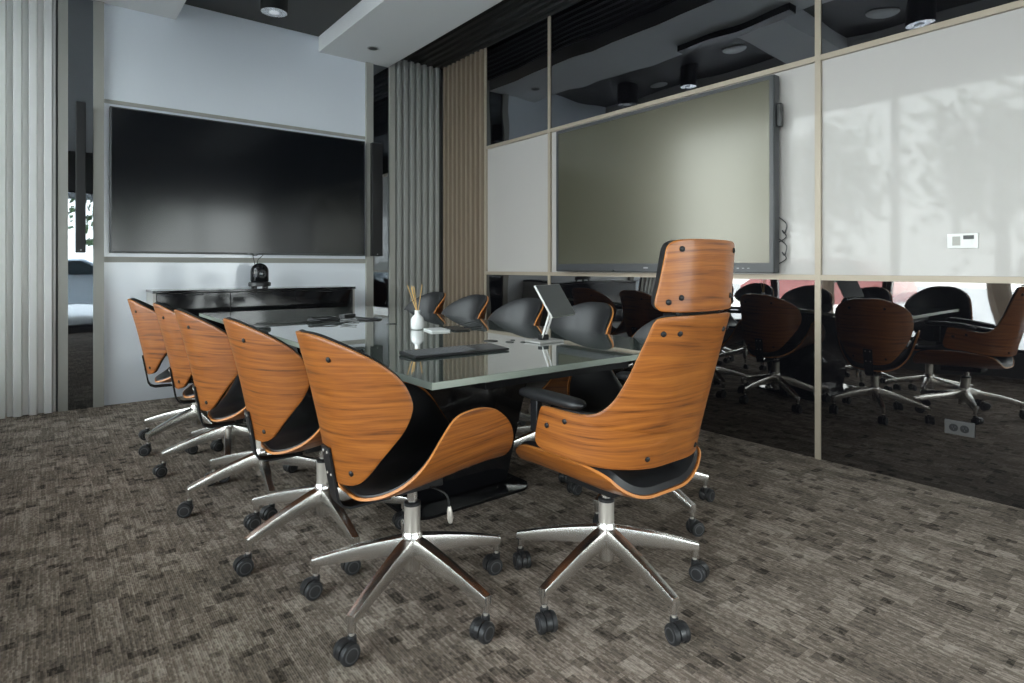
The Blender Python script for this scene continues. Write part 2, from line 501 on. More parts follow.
task_seat_P = seat_P_factory(0.396, 0.05, 0.205, math.radians(76), 0.5, 1.2, 0.13)
TASK_SEAT = [(0, -0.225), (0.05, -0.225), (0.10, -0.212), (0.15, -0.178), (0.205, -0.132), (0.275, -0.085), (0.345, -0.045), (0.400, -0.005),
             (0.412, 0.040), (0.407, 0.098), (0.378, 0.160), (0.315, 0.218), (0.22, 0.255), (0.11, 0.272), (0, 0.276)]

def make_task_chair(label, group, loc, rz, basang, seed):
    rnd = random.Random(seed)
    root = thing('task_chair', label, 'chair', loc, rz, group)
    ob = sym_outline(TASK_BACK)
    o = shell_mesh('backrest_shell', ob, (0, 0.68), task_P, 0.0, 0.011, [M['wood'], M['ply']], root, outward=-1)
    o['label'] = 'bent plywood back with walnut veneer'
    o = shell_mesh('backrest_cushion', ob, (0, 0.68), task_P, -0.026, -0.0005, [M['leather']], root, puff=0.6, scale=1.004, outward=-1)
    o['label'] = 'black leather back pad'
    os_ = sym_outline(TASK_SEAT)
    o = shell_mesh('seat_shell', os_, (0, 0.03), task_seat_P, 0.0, 0.011, [M['wood'], M['ply']], root, outward=1, uvrot=True)
    o['label'] = 'plywood seat with upswept sides'
    shell_mesh('seat_cushion', os_, (0, 0.03), task_seat_P, -0.026, -0.0005, [M['leather']], root, puff=0.8, scale=0.975, outward=1)
    rivets(root, task_P, [(0.115, 0.84), (-0.115, 0.84), (0.105, 0.50), (-0.105, 0.50)], -1, 0.0108)
    # bracket: a flat bar down the spine, bent under the seat
    bm = bmesh.new()
    path = [Vector((task_P(0, z).x - 0.0155, 0, z)) for z in (0.56, 0.52, 0.48, 0.44)]
    path += [Vector((-0.262, 0, 0.398)), Vector((-0.250, 0, 0.377)), Vector((-0.225, 0, 0.366)), Vector((-0.09, 0, 0.366))]
    prev = None; w = 0.030; th = 0.004
    for i, p in enumerate(path):
        d = (path[min(i + 1, len(path) - 1)] - path[max(i - 1, 0)]).normalized()
        nn = Vector((d.z, 0, -d.x))
        ring = [bm.verts.new(p + nn * a + Vector((0, b, 0))) for a, b in ((th, -w), (th, w), (-th, w), (-th, -w))]
        if prev:
            for k in range(4): bm.faces.new((prev[k], prev[(k + 1) % 4], ring[(k + 1) % 4], ring[k]))
        else: bm.faces.new(list(reversed(ring)))
        prev = ring
    bm.faces.new(prev); bmesh.ops.recalc_face_normals(bm, faces=bm.faces)
    br = finish('back_bracket', bm, M['blackmetal'], root, bevel=0.0015)
    for (yy, z) in ((0.015, 0.545), (-0.015, 0.545), (0.015, 0.475), (-0.015, 0.475)):
        bm = bmesh.new()
        px = task_P(0, z).x - 0.0195
        lathe(bm, [(0.005, 0), (0.0045, 0.002), (0.002, 0.003)], 12, Matrix.Translation((px, yy, z)) @ Matrix.Rotation(-PI / 2, 4, 'Y'))
        finish('screw', bm, M['steel'], br)
    bm = bmesh.new()
    box(bm, -0.085, 0.09, -0.05, 0.05, 0.371, 0.400)
    box(bm, -0.12, -0.085, -0.03, 0.03, 0.371, 0.384)
    finish('tilt_mechanism', bm, M['blackmetal'], root, bevel=0.005)
    bm = bmesh.new()
    pts = crom([(0.03, -0.07, 0.386), (0.04, -0.11, 0.385), (0.052, -0.135, 0.372), (0.058, -0.14, 0.335)], 5)
    tube(bm, pts, 0.0035, 10, 0)
    tube(bm, [(0.058, -0.14, 0.338), (0.059, -0.14, 0.325), (0.061, -0.141, 0.30), (0.0615, -0.141, 0.285)], [0.005, 0.008, 0.0105, 0.006], 12, 1)
    lv = finish('height_lever', bm, [M['blackmetal'], M['steel']], root)
    make_base(root, basang - rz, [rnd.uniform(-0.3, 0.3) + PI for _ in range(5)])
    return root

def exec_P(s, t):
    k = min(max((t - 0.50) / 0.46, 0), 1.4)
    x0 = -0.262 - 0.125 * min(k, 1) ** 1.1 - 0.035 * max(0, k - 1)
    s0, R, amax = 0.055, 0.20, math.radians(82)
    a_s = abs(s); sg = 1 if s >= 0 else -1
    if a_s < s0: y, dx = a_s, 0
    else:
        a = (a_s - s0) / R
        if a < amax: y, dx = s0 + R * math.sin(a), R * (1 - math.cos(a))
        else:
            ex = a_s - s0 - R * amax
            y, dx = s0 + R * math.sin(amax) + ex * math.cos(amax), R * (1 - math.cos(amax)) + ex * math.sin(amax)
    return Vector((x0 + dx, sg * y, t))

EXEC_BACK = [(0, 0.962), (0.10, 0.962), (0.165, 0.958), (0.185, 0.945), (0.195, 0.90), (0.208, 0.84), (0.225, 0.77), (0.248, 0.71),
             (0.285, 0.672), (0.335, 0.660), (0.40, 0.660), (0.475, 0.662), (0.490, 0.650), (0.492, 0.60), (0.488, 0.55), (0.455, 0.525),
             (0.36, 0.518), (0.25, 0.508), (0.12, 0.503), (0, 0.502)]
HEAD = [(0, 1.180), (0.10, 1.178), (0.145, 1.172), (0.165, 1.155), (0.172, 1.12), (0.182, 1.05), (0.190, 1.005), (0.182, 0.984), (0.15, 0.975), (0, 0.972)]
exec_seat_P = seat_P_factory(0.398, 0.06, 0.20, math.radians(66), 0.35, 0.6)
EXEC_SEAT = [(0, -0.255), (0.08, -0.253), (0.15, -0.245), (0.21, -0.232), (0.252, -0.210), (0.276, -0.15), (0.284, -0.08), (0.284, 0.0), (0.280, 0.08),
             (0.272, 0.15), (0.25, 0.205), (0.20, 0.245), (0.12, 0.265), (0, 0.27)]

def make_exec_chair(label, loc, rz, basang):
    root = thing('executive_chair', label, 'chair', loc, rz)
    ob = sym_outline(EXEC_BACK)
    o = shell_mesh('backrest_shell', ob, (0, 0.60), exec_P, 0.0, 0.012, [M['wood'], M['ply']], root, outward=-1)
    o['label'] = 'wide walnut back shell that wraps into both arms'
    IN = [(s * (0.975 if t > 0.7 else 0.95), t - (0.003 if t > 0.66 else -0.004)) for s, t in EXEC_BACK]
    shell_mesh('backrest_cushion', sym_outline(IN), (0, 0.60), exec_P, -0.045, -0.0006, [M['leather']], root, puff=0.6, scale=0.992, outward=-1)
    hd = sym_outline(HEAD)
    h = shell_mesh('headrest_shell', hd, (0, 1.07), exec_P, 0.0, 0.012, [M['wood'], M['ply']], root, outward=-1)
    h['label'] = 'separate walnut headrest panel'
    shell_mesh('headrest_cushion', hd, (0, 1.07), exec_P, -0.06, -0.0006, [M['leather']], root, puff=0.35, scale=1.0, outward=-1)
    rivets(h, exec_P, [(0.125, 1.150), (-0.125, 1.150), (0.118, 1.015), (-0.118, 1.015), (0.155, 1.003), (-0.155, 1.003)], -1, 0.0118)
    rivets(root, exec_P, [(0.155, 0.915), (0.105, 0.915), (-0.155, 0.915), (-0.105, 0.915), (0.115, 0.535), (-0.115, 0.535),
                          (0.45, 0.605), (-0.45, 0.605), (0.385, 0.630), (-0.385, 0.630)], -1, 0.0118)
    # neck brackets between the back and the headrest
    bm = bmesh.new()
    for s in (-0.10, 0.10):
        pa, pb = exec_P(s, 0.92), exec_P(s, 1.01)
        tube(bm, [pa + Vector((0.012, 0, 0)), pb + Vector((0.012, 0, 0))], 0.007, 10)
    tube(bm, [exec_P(-0.15, 0.9665) + Vector((0.012, 0, 0.0)), exec_P(-0.05, 0.9665) + Vector((0.014, 0, 0)), exec_P(0.05, 0.9665) + Vector((0.014, 0, 0)), exec_P(0.15, 0.9665) + Vector((0.012, 0, 0))], 0.004, 8)
    finish('headrest_bracket', bm, M['blackmetal'], root)
    os_ = sym_outline(EXEC_SEAT)
    o = shell_mesh('seat_shell', os_, (0, 0.02), exec_seat_P, 0.0, 0.012, [M['wood'], M['ply']], root, outward=1, uvrot=True)
    shell_mesh('seat_cushion', os_, (0, 0.02), exec_seat_P, -0.055, -0.0006, [M['leather']], root, puff=0.62, scale=0.985, outward=1)
    for sg in (-1, 1):
        # arm: padded top resting on the shell's side
        bm = bmesh.new()
        secs = []
        for i in range(15):
            u = i / 14
            x = -0.135 + 0.30 * u
            e = math.sqrt(max(0.0, 1 - (2 * u - 1) ** 6))
            w = 0.034 * (0.25 + 0.75 * e); h = 0.017 * (0.2 + 0.8 * e)
            ring = []
            for k in range(14):
                a = 2 * PI * k / 14
                ca, sa = math.cos(a), math.sin(a)
                ring.append(bm.verts.new((x, sg * 0.242 + w * math.copysign(abs(ca) ** 0.75, ca), 0.682 + h * math.copysign(abs(sa) ** 0.8, sa))))
            secs.append(ring)
        for a, b in zip(secs, secs[1:]):
            for k in range(14): bm.faces.new((a[k], b[k], b[(k + 1) % 14], a[(k + 1) % 14]))
        bm.faces.new(secs[0]); bm.faces.new(list(reversed(secs[-1])))
        bmesh.ops.recalc_face_normals(bm, faces=bm.faces)
        arm = finish('armrest', bm, M['leather'], root, angle=60)
        bm = bmesh.new()
        box(bm, 0.070, 0.105, sg * 0.242 - 0.012, sg * 0.242 + 0.012, 0.56, 0.672)
        finish('arm_support', bm, M['blackmetal'], arm, bevel=0.004)
    bm = bmesh.new(); box(bm, -0.10, 0.11, -0.08, 0.08, 0.352, 0.3845)
    finish('tilt_mechanism', bm, M['blackmetal'], root, bevel=0.005)
    rnd = random.Random(99)
    make_base(root, basang - rz, [rnd.uniform(-0.5, 0.5) + PI for _ in range(5)], 0.300, 0.353)
    return root

R_ = math.radians
left = [  # x, y, facing, base angle, label
    (0.956, 1.748, -1, 66.5, 'walnut-backed task chair at the front corner of the table, nearest of the left row'),
    (0.886, 2.360, -2, 53, 'walnut-backed task chair second in the left row, directly behind the nearest one'),
    (0.822, 3.000, -3, 46, 'walnut-backed task chair in the middle of the left row'),
    (0.815, 3.612, -5, 40, 'walnut-backed task chair second from the television end of the left row'),
    (0.756, 4.200, -6, 66, 'walnut-backed task chair farthest away in the left row, against the white wall'),
]
for i, (x, y, f, b, lab) in enumerate(left):
    make_task_chair(lab, 'walnut task chairs along the left side of the table', (x, y, 0), R_(f), R_(b), 20 + i)
right = [
    (2.140, 1.775, 168, 44, 'task chair on the far side of the table, hidden mostly behind the tall executive chair'),
    (2.250, 2.470, 180, 20, 'task chair with black seat inner right behind the propped tablet'),
    (2.270, 3.095, 180, 18, 'middle task chair of the far side, its black leather back between tablet and flutes'),
    (2.270, 3.715, 180, 22, 'task chair of the far side in front of the brown fluted wall'),
    (2.280, 4.335, 180, 17, 'task chair farthest back on the far side, seen behind the reed diffuser'),
]
for i, (x, y, f, b, lab) in enumerate(right):
    c = make_task_chair(lab, 'task chairs along the far side of the table', (x, y, 0), R_(f), R_(b), 40 + i)
    for ch in c.children:                       # these seats are set a little lower on their gas lifts
        if not ch.name.startswith(('base', 'castor', 'gas_lift')): ch.location.z -= 0.022
make_exec_chair('tall executive chair with walnut headrest and padded arms at the table head', (1.514, 1.399, 0), R_(90), R_(43.9))

# ------------------------------------------------------------------ table
TX0, TX1, TY0, TY1 = 0.918, 2.298, 1.556, 5.0
tb = thing('conference_table', 'long glass-topped conference table on black pedestals in the room centre', 'table', (1.6, 3.28, 0))
def off(bm):
    bmesh.ops.translate(bm, verts=bm.verts, vec=(-1.6, -3.28, 0)); return bm
bm = bmesh.new(); box(bm, TX0, TX1, TY0, TY1, 0.727, 0.750)
for f in bm.faces:
    f.material_index = 1 if abs(f.calc_center_median().z - 0.7385) < 0.005 else 0
o = finish('tabletop', off(bm), [M['tableglass'], M['glassedge']], tb, smooth=False, bevel=0.0015)
o['label'] = 'grey-green glass top with pale ground edge'
bm = bmesh.new()
for (a, b, c_, d) in ((1.22, 1.98, 1.70, 1.76), (1.22, 1.98, 4.74, 4.80), (1.22, 1.28, 1.76, 4.74), (1.92, 1.98, 1.76, 4.74)):
    box(bm, a, b, c_, d, 0.668, 0.690)
finish('support_frame', off(bm), M['blackmetal'], tb)
for x in (1.25, 1.95):
    for y in (1.73, 2.75, 3.75, 4.77):
        bm = bmesh.new(); lathe(bm, [(0.016, 0.6902), (0.016, 0.7268)], 18, Matrix.Translation((x, y, 0)))
        finish('spacer', off(bm), M['chrome'], tb)
for y in (2.55, 4.02):
    bm = bmesh.new()
    b0 = [(1.36, y - .17), (1.84, y - .17), (1.84, y + .17), (1.36, y + .17)]
    t0 = [(1.24, y - .24), (1.96, y - .24), (1.96, y + .24), (1.24, y + .24)]
    vb = [bm.verts.new((p[0], p[1], 0.016)) for p in b0]; vt = [bm.verts.new((p[0], p[1], 0.6678)) for p in t0]
    for k in range(4): bm.faces.new((vb[k], vb[(k + 1) % 4], vt[(k + 1) % 4], vt[k]))
    bm.faces.new(list(reversed(vb))); bm.faces.new(vt)
    ped = finish('pedestal', off(bm), M['blackgloss'], tb, smooth=False, bevel=0.006)
    bm = bmesh.new()
    ring = []
    hw, hd, rr = 0.34, 0.30, 0.09
    for (sx, sy, a0) in ((1, 1, 0), (-1, 1, 90), (-1, -1, 180), (1, -1, 270)):
        for k in range(7):
            a = R_(a0 + 15 * k)
            ring.append((1.58 + sx * (hw - rr) + rr * math.cos(a), y + sy * (hd - rr) + rr * math.sin(a)))
    lo = [bm.verts.new((p[0], p[1], 0.0)) for p in ring]; hi = [bm.verts.new((p[0], p[1], 0.015)) for p in ring]
    for k in range(len(ring)): bm.faces.new((lo[k], lo[(k + 1) % len(ring)], hi[(k + 1) % len(ring)], hi[k]))
    bm.faces.new(hi); bm.faces.new(list(reversed(lo)))
    finish('floor_plate', off(bm), M['blackgloss'], ped, smooth=False, bevel=0.002)
for (x, y, r) in ((1.655, 2.265, 0.034), (1.700, 2.175, 0.021), (1.757, 2.225, 0.012), (1.745, 2.135, 0.012), (1.674, 3.317, 0.034)):
    bm = bmesh.new(); lathe(bm, [(r, 0.7502), (r, 0.7516), (r * 0.9, 0.7525), (r * 0.85, 0.7518)], 24, Matrix.Translation((x, y, 0)))
    finish('cable_grommet', off(bm), M['blackplastic'], tb)

# ------------------------------------------------------------------ things on the table
ZT = 0.7502
# keyboard
kb = thing('keyboard', 'slim black keyboard with touchpad near the front edge of the glass table', 'keyboard', (1.318, 2.045, ZT), R_(-3))
KW, KD = 0.435, 0.145
bm = bmesh.new()
vs = box(bm, -KW/2, KW/2, -KD/2, KD/2, 0.001, 0.0095)
for v in vs[6:8]: v.co.z += 0.007
finish('body', bm, M['blackplastic'], kb, bevel=0.004, segs=3)
def kz(y): return 0.0096 + (y + KD/2) / KD * 0.007
bm = bmesh.new()
for r in range(5):
    y = -0.056 + r * 0.0245
    xs = -0.205
    row = 15 if r != 0 else 8
    for c_ in range(row):
        w = 0.0165
        if r == 0 and c_ == 4: w = 0.094
        if r == 0 and c_ > 4 and c_ == 7: w = 0.026
        x1 = xs + w
        z = kz(y)
        box(bm, xs, x1, y - 0.0015, y + 0.0185, z, z + 0.0022)
        xs = x1 + 0.0025
for n_ in range(15):
    x0 = -0.205 + n_ * 0.019
finish('keys', bm, M['keyplastic'], kb, smooth=False, bevel=0.0006, segs=1)
bm = bmesh.new(); vs = box(bm, 0.095, 0.205, -0.05, 0.058, 0, 0.0006)
for v in vs: v.co.z += kz(v.co.y) + 0.0002
finish('touchpad', bm, M['padplastic'], kb, smooth=False)

# tablet on a two-rod stand
st = thing('tablet_stand', 'silver two-rod desk stand with flat base at the right of the keyboard', 'stand', (1.835, 2.085, ZT))
bm = bmesh.new(); box(bm, -0.075, 0.075, -0.055, 0.055, 0.0003, 0.010)
finish('base', bm, M['silver'], st, bevel=0.002)
TC = Vector((1.879, 2.057, 0.943))
hv = Vector((0.22, 0.082, 0.0)); vv = Vector((0.0305, -0.0826, -0.14))
hn = hv.normalized(); vn = (vv - hn * vv.dot(hn)).normalized(); nn = hn.cross(vn).normalized()
if nn.z > 0: nn = -nn                      # nn: side facing down and to the viewer (the back)
attach = TC + nn * 0.016 - Vector((1.835, 2.085, ZT)) + vn * 0.012
b0 = Vector((-0.01, 0.0, 0.010))
for sg in (-1, 1):
    bm = bmesh.new()
    o_ = hn * 0.016 * sg
    tube(bm, [b0 + o_, b0 + o_ + (attach - b0) * 0.5, attach + o_], 0.0055, 10)
    finish('rod', bm, M['silver'], st)
bm = bmesh.new()
box(bm, -0.024, 0.024, -0.012, 0.012, 0.0102, 0.034)
bmesh.ops.translate(bm, verts=bm.verts, vec=(-0.006, 0, 0))
finish('hinge', bm, M['blackmetal'], st, bevel=0.002)
bm = bmesh.new()
mt = Matrix((hn, vn, nn)).transposed().to_4x4(); mt.translation = attach - nn * 0.003
box(bm, -0.035, 0.035, -0.03, 0.03, -0.0045, 0.004, 0, mt)
finish('mount_plate', bm, M['blackmetal'], st)
tbm = thing('tablet', 'dark grey tablet propped up and tilted on the silver stand', 'tablet', TC)
mt = Matrix((hn, vn, nn)).transposed().to_4x4()
bm = bmesh.new(); box(bm, -0.119, 0.119, -0.083, 0.083, -0.0035, 0.004, 0, mt)
finish('shell', bm, [M['tabgrey']], tbm, bevel=0.002)
bm = bmesh.new()
for (a, b, c_, d) in ((-0.1206, -0.1192, -0.0845, 0.0845), (0.1192, 0.1206, -0.0845, 0.0845), (-0.1192, 0.1192, -0.0845, -0.0832), (-0.1192, 0.1192, 0.0832, 0.0845)):
    box(bm, a, b, c_, d, -0.004, 0.0045, 0, mt)
finish('edge_frame', bm, M['silver'], tbm)
bm = bmesh.new(); box(bm, -0.118, 0.118, -0.082, 0.082, -0.0048, -0.0037, 0, mt)
finish('screen', bm, M['tabgrey'], tbm)

# reed diffuser
rd = thing('reed_diffuser', 'white bottle reed diffuser with pale sticks on the glass table', 'diffuser', (1.640, 2.940, ZT))
bm = bmesh.new()
lathe(bm, [(0.026, 0.0003), (0.033, 0.003), (0.0365, 0.02), (0.0365, 0.052), (0.033, 0.066), (0.022, 0.078), (0.0155, 0.083), (0.0145, 0.104), (0.0165, 0.107), (0.0125, 0.108), (0.011, 0.09)], 32)
finish('bottle', bm, M['ceramic'], rd)
for (dx, dy, tx, ty, L_) in ((-0.004, 0.002, -0.052, 0.02, 0.25), (-0.004, -0.002, -0.042, -0.012, 0.245), (0.002, 0.003, -0.006, 0.03, 0.24), (0.004, -0.001, 0.035, 0.008, 0.25), (0.0, 0.0, -0.036, 0.004, 0.235)):
    bm = bmesh.new(); tube(bm, [(dx - tx * 0.15, dy - ty * 0.15, 0.03), (dx, dy, 0.1), (tx, ty, L_)], 0.0021, 8)
    finish('reed', bm, M['reed'], rd)

# booklet, pouch with cable
o = thing('booklet', 'small white booklet lying beside the reed diffuser', 'booklet', (1.690, 2.815, ZT), R_(-12))
bm = bmesh.new(); box(bm, -0.05, 0.05, -0.075, 0.075, 0.0004, 0.0075); finish('pages', bm, M['paper'], o, smooth=False)
bm = bmesh.new(); box(bm, -0.052, 0.053, -0.077, 0.077, 0.0077, 0.0090); finish('cover', bm, M['whiteplastic'], o, smooth=False, bevel=0.0003)
o = thing('card_reader', 'black wedge-shaped device beside the white booklet', 'device', (1.800, 2.775, ZT), R_(-8))
bm = bmesh.new(); vs = box(bm, -0.045, 0.045, -0.07, 0.07, 0.0003, 0.013)
for v in vs[4:6]: v.co.z = 0.006
finish('body', bm, M['blackplastic'], o, bevel=0.003)
bm = bmesh.new(); tube(bm, [(0.046, 0.02, 0.006), (0.06, 0.03, 0.008), (0.085, 0.02, 0.008)], 0.005, 10); finish('plug', bm, M['blackplastic'], o)
bm = bmesh.new()
pts = crom([(1.888, 2.795, 0.7575), (1.93, 2.79, 0.757), (2.0, 2.83, 0.758), (1.99, 2.90, 0.775), (1.90, 2.92, 0.757), (1.84, 2.94, 0.7535), (1.77, 2.93, 0.7535), (1.70, 2.915, 0.7535)], 8)
tube(bm, pts, 0.0022, 8)
tag(finish('cable', bm, M['blackplastic']), 'thin black cable looping around the white booklet', 'cable')

# cable pile
def pile(cx, cy, n, seed, rad):
    rnd = random.Random(seed); pts = []
    for k in range(n):
        a = k * 0.9 + rnd.uniform(-.2, .2); r = rad * rnd.uniform(0.45, 1.0)
        pts.append((cx + r * 1.5 * math.cos(a), cy + r * math.sin(a) * 0.8, ZT + 0.005 + 0.022 * k / n + rnd.uniform(0, 0.006)))
    return crom(pts, 5)
bm = bmesh.new(); tube(bm, pile(1.42, 3.72, 26, 3, 0.085), 0.0036, 8)
tag(finish('cable', bm, M['blackplastic']), 'tangled bundle of black cables at the far part of the glass table', 'cable')
bm = bmesh.new(); tube(bm, pile(1.50, 3.56, 15, 8, 0.045), 0.0026, 8)
tag(finish('cable', bm, M['greyplastic']), 'grey cable coiled just in front of the bundle of black cables', 'cable')
o = thing('power_adapter', 'black power adapter brick next to the tangled cables', 'adapter', (1.62, 3.87, ZT), R_(25))
bm = bmesh.new(); box(bm, -0.055, 0.055, -0.026, 0.026, 0.0003, 0.029); finish('body', bm, M['blackplastic'], o, bevel=0.005)
bm = bmesh.new(); box(bm, -0.03, 0.03, -0.016, 0.016, 0.0291, 0.0296); finish('rating_label', bm, M['greyplastic'], o, smooth=False)
bm = bmesh.new()
vs = [bm.verts.new(p) for p in ((1.585, 3.70, ZT + .0004), (1.70, 3.58, ZT + .0004), (1.765, 3.64, ZT + .0004), (1.64, 3.80, ZT + .0004))]
vt = [bm.verts.new(v.co + Vector((0, 0, 0.016 if i != 1 and i != 2 else 0.006))) for i, v in enumerate(vs)]
for k in range(4): bm.faces.new((vs[k], vs[(k + 1) % 4], vt[(k + 1) % 4], vt[k]))
bm.faces.new(vt); bm.faces.new(list(reversed(vs)))
tag(finish('pouch', bm, M['leather'], bevel=0.004), 'flat black pouch to the right of the tangled cables', 'pouch')

# ------------------------------------------------------------------ credenza and camera
cr = thing('credenza', 'low black glossy credenza under the wall television', 'cabinet', (1.475, 5.50, 0))
def offc(bm): bmesh.ops.translate(bm, verts=bm.verts, vec=(-1.475, -5.50, 0)); return bm
bm = bmesh.new()
box(bm, 0.655, 0.675, 5.315, 5.685, 0.40, 0.895); box(bm, 2.275, 2.295, 5.315, 5.685, 0.40, 0.895)
box(bm, 0.675, 2.275, 5.325, 5.685, 0.40, 0.42); box(bm, 0.675, 2.275, 5.66, 5.685, 0.42, 0.895)
finish('carcass', offc(bm), M['silver'], cr, smooth=False)
bm = bmesh.new(); box(bm, 0.650, 2.300, 5.300, 5.687, 0.8955, 0.915)
finish('top', offc(bm), M['blackgloss'], cr, smooth=False, bevel=0.0015)
for k in range(3):
    x0 = 0.676 + k * (1.598 / 3)
    bm = bmesh.new(); box(bm, x0 + .0015, x0 + 1.598 / 3 - .0015, 5.302, 5.3245, 0.425, 0.890)
    d = finish('door', offc(bm), M['blackgloss'], cr, smooth=False, bevel=0.0015)
    bm = bmesh.new(); box(bm, x0 + 0.20, x0 + 0.33, 5.296, 5.3018, 0.874, 0.883)
    finish('handle', offc(bm), M['blackmetal'], d)

bm = bmesh.new(); box(bm, 1.40, 1.88, 5.40, 5.64, 0.0, 0.3995); finish('plinth', offc(bm), M['blackmetal'], cr, smooth=False)
pc = thing('conference_camera', 'black domed pan-tilt conference camera on the credenza below the television', 'camera', (1.475, 5.44, 0.9152))
bm = bmesh.new()
for k in range(4):
    a = PI / 4 + k * PI / 2
    lathe(bm, [(0.012, 0.0), (0.012, 0.016)], 12, Matrix.Translation((0.065 * math.cos(a), 0.065 * math.sin(a), 0)))
lathe(bm, [(0.085, 0.0155), (0.092, 0.022), (0.092, 0.046), (0.084, 0.054), (0.05, 0.056)], 36)
finish('base', bm, M['blackplastic'], pc)
bm = bmesh.new()
prof = [(0.070, 0.0565), (0.074, 0.065), (0.074, 0.145)]
for k in range(1, 9):
    a = k * PI / 2 / 8; prof.append((max(0.074 * math.cos(a), 0.002), 0.145 + 0.074 * math.sin(a)))
lathe(bm, prof, 36)
hd_ = finish('head', bm, M['blackgloss'], pc)
bm = bmesh.new()
Rm = Matrix.Translation((0, -0.066, 0.125)) @ Matrix.Rotation(PI / 2, 4, 'X')
lathe(bm, [(0.036, 0.0), (0.036, 0.016), (0.030, 0.018), (0.026, 0.013)], 28, Rm, 0)
lathe(bm, [(0.024, 0.010), (0.018, 0.0165), (0.008, 0.019)], 24, Rm, 1)
finish('lens', bm, [M['blackplastic'], M['carglass']], hd_)
bm = bmesh.new()
for pts in ([(1.455, 5.60, 1.225), (1.462, 5.57, 1.16), (1.465, 5.535, 1.08), (1.47, 5.535, 0.98)],
            [(1.56, 5.60, 1.225), (1.52, 5.56, 1.19), (1.485, 5.54, 1.15), (1.478, 5.536, 1.0)],
            [(1.44, 5.60, 1.225), (1.475, 5.58, 1.20), (1.52, 5.60, 1.225)]):
    tube(bm, crom(pts, 6), 0.003, 8)
tag(finish('camera_cable', bm, M['blackplastic']), 'thin black cables running from the television down to the domed camera', 'cable')

# ------------------------------------------------------------------ television and display
tv = thing('wall_television', 'large black flat television on the white end wall', 'television', (1.47, 5.64, 1.79))
bm = bmesh.new(); box(bm, -1.069, 1.069, -0.019, 0.05, -0.578, 0.578); finish('housing', bm, M['bezel'], tv, bevel=0.003)
bm = bmesh.new(); box(bm, -1.058, 1.058, -0.0205, -0.0192, -0.562, 0.568); finish('screen', bm, M['screen'], tv, smooth=False)
bm = bmesh.new(); box(bm, -0.05, 0.05, -0.0215, -0.0192, -0.574, -0.567); finish('sensor_strip', bm, M['greyplastic'], tv, smooth=False)

dp = thing('interactive_display', 'large grey-screened interactive display mounted on the white side wall', 'display', (3.40, 2.757, 1.655))
bm = bmesh.new()
HW, Z0, Z1 = 0.955, -0.592, 0.592
box(bm, 0.0, 0.062, -HW, HW, Z0, Z1)
finish('housing', bm, M['bezel'], dp, bevel=0.006)
bm = bmesh.new()
box(bm, -0.004, -0.0002, -HW + .004, HW - .004, Z0 + .004, Z0 + 0.062)
box(bm, -0.004, -0.0002, -HW + .004, HW - .004, Z1 - 0.026, Z1 - .004)
box(bm, -0.004, -0.0002, -HW + .004, -HW + 0.028, Z0 + .062, Z1 - .026)
box(bm, -0.004, -0.0002, HW - 0.028, HW - .004, Z0 + .062, Z1 - .026)
finish('bezel', bm, M['bezel'], dp, smooth=False)
bm = bmesh.new(); box(bm, -0.002, -0.0003, -HW + 0.0285, HW - 0.0285, Z0 + 0.0625, Z1 - 0.0265)
finish('screen', bm, M['agscreen'], dp, smooth=False)
bm = bmesh.new(); box(bm, -0.024, -0.0042, 0.30, 0.85, Z0 + 0.005, Z0 + 0.014); finish('pen_tray', bm, M['blackplastic'], dp, smooth=False)
bm = bmesh.new()
for k in range(6): box(bm, -0.0052, -0.0042, -0.80 + k * 0.035, -0.785 + k * 0.035, Z0 + 0.026, Z0 + 0.032)
box(bm, -0.0052, -0.0042, -0.02, 0.02, Z0 + 0.026, Z0 + 0.036)
finish('buttons', bm, M['greyplastic'], dp, smooth=False)
bm = bmesh.new(); box(bm, 0.0623, 0.095, -0.5, 0.5, -0.3, 0.3); finish('wall_mount', bm, M['blackmetal'], dp, smooth=False)
bm = bmesh.new(); box(bm, 0.025, 0.055, -HW - 0.028, -HW - 0.0005, 0.28, 0.42); finish('side_module', bm, M['blackplastic'], dp, bevel=0.005)
bm = bmesh.new()
for zc in (1.33, 1.20):
    tube(bm, crom([(3.47, 1.812, zc + .07), (3.47, 1.785, zc + .05), (3.47, 1.762, zc + 0.02), (3.47, 1.775, zc - 0.03), (3.47, 1.79, zc - 0.01), (3.47, 1.765, zc - 0.05), (3.47, 1.81, zc - 0.08)], 6), 0.0035, 8)
tag(finish('display_cable', bm, M['blackplastic']), 'black cables bunched behind the edge of the interactive display', 'cable')

# column speakers
for (x, lab, w) in ((0.216, 'slim black column speaker on the mirror strip left of the television', 0.031), (2.672, 'black column speaker on the mirror strip right of the television', 0.058)):
    s = thing('column_speaker', lab, 'speaker', (x, 5.655, 1.79), 0, 'column speakers beside the television')
    bm = bmesh.new(); box(bm, -w, w, -0.04, 0.025, -0.578, 0.578); finish('cabinet', bm, M['blackmetal'], s, bevel=0.004)
    bm = bmesh.new(); box(bm, -w + .006, w - .006, -0.0425, -0.0402, -0.545, 0.565); finish('grille', bm, M['blackmetal'], s, smooth=False)
    bm = bmesh.new(); lathe(bm, [(0.006, 0), (0.005, 0.003)], 12, Matrix.Translation((0, -0.0402, -0.56)) @ Matrix.Rotation(PI / 2, 4, 'X')); finish('badge', bm, M['greyplastic'], s)

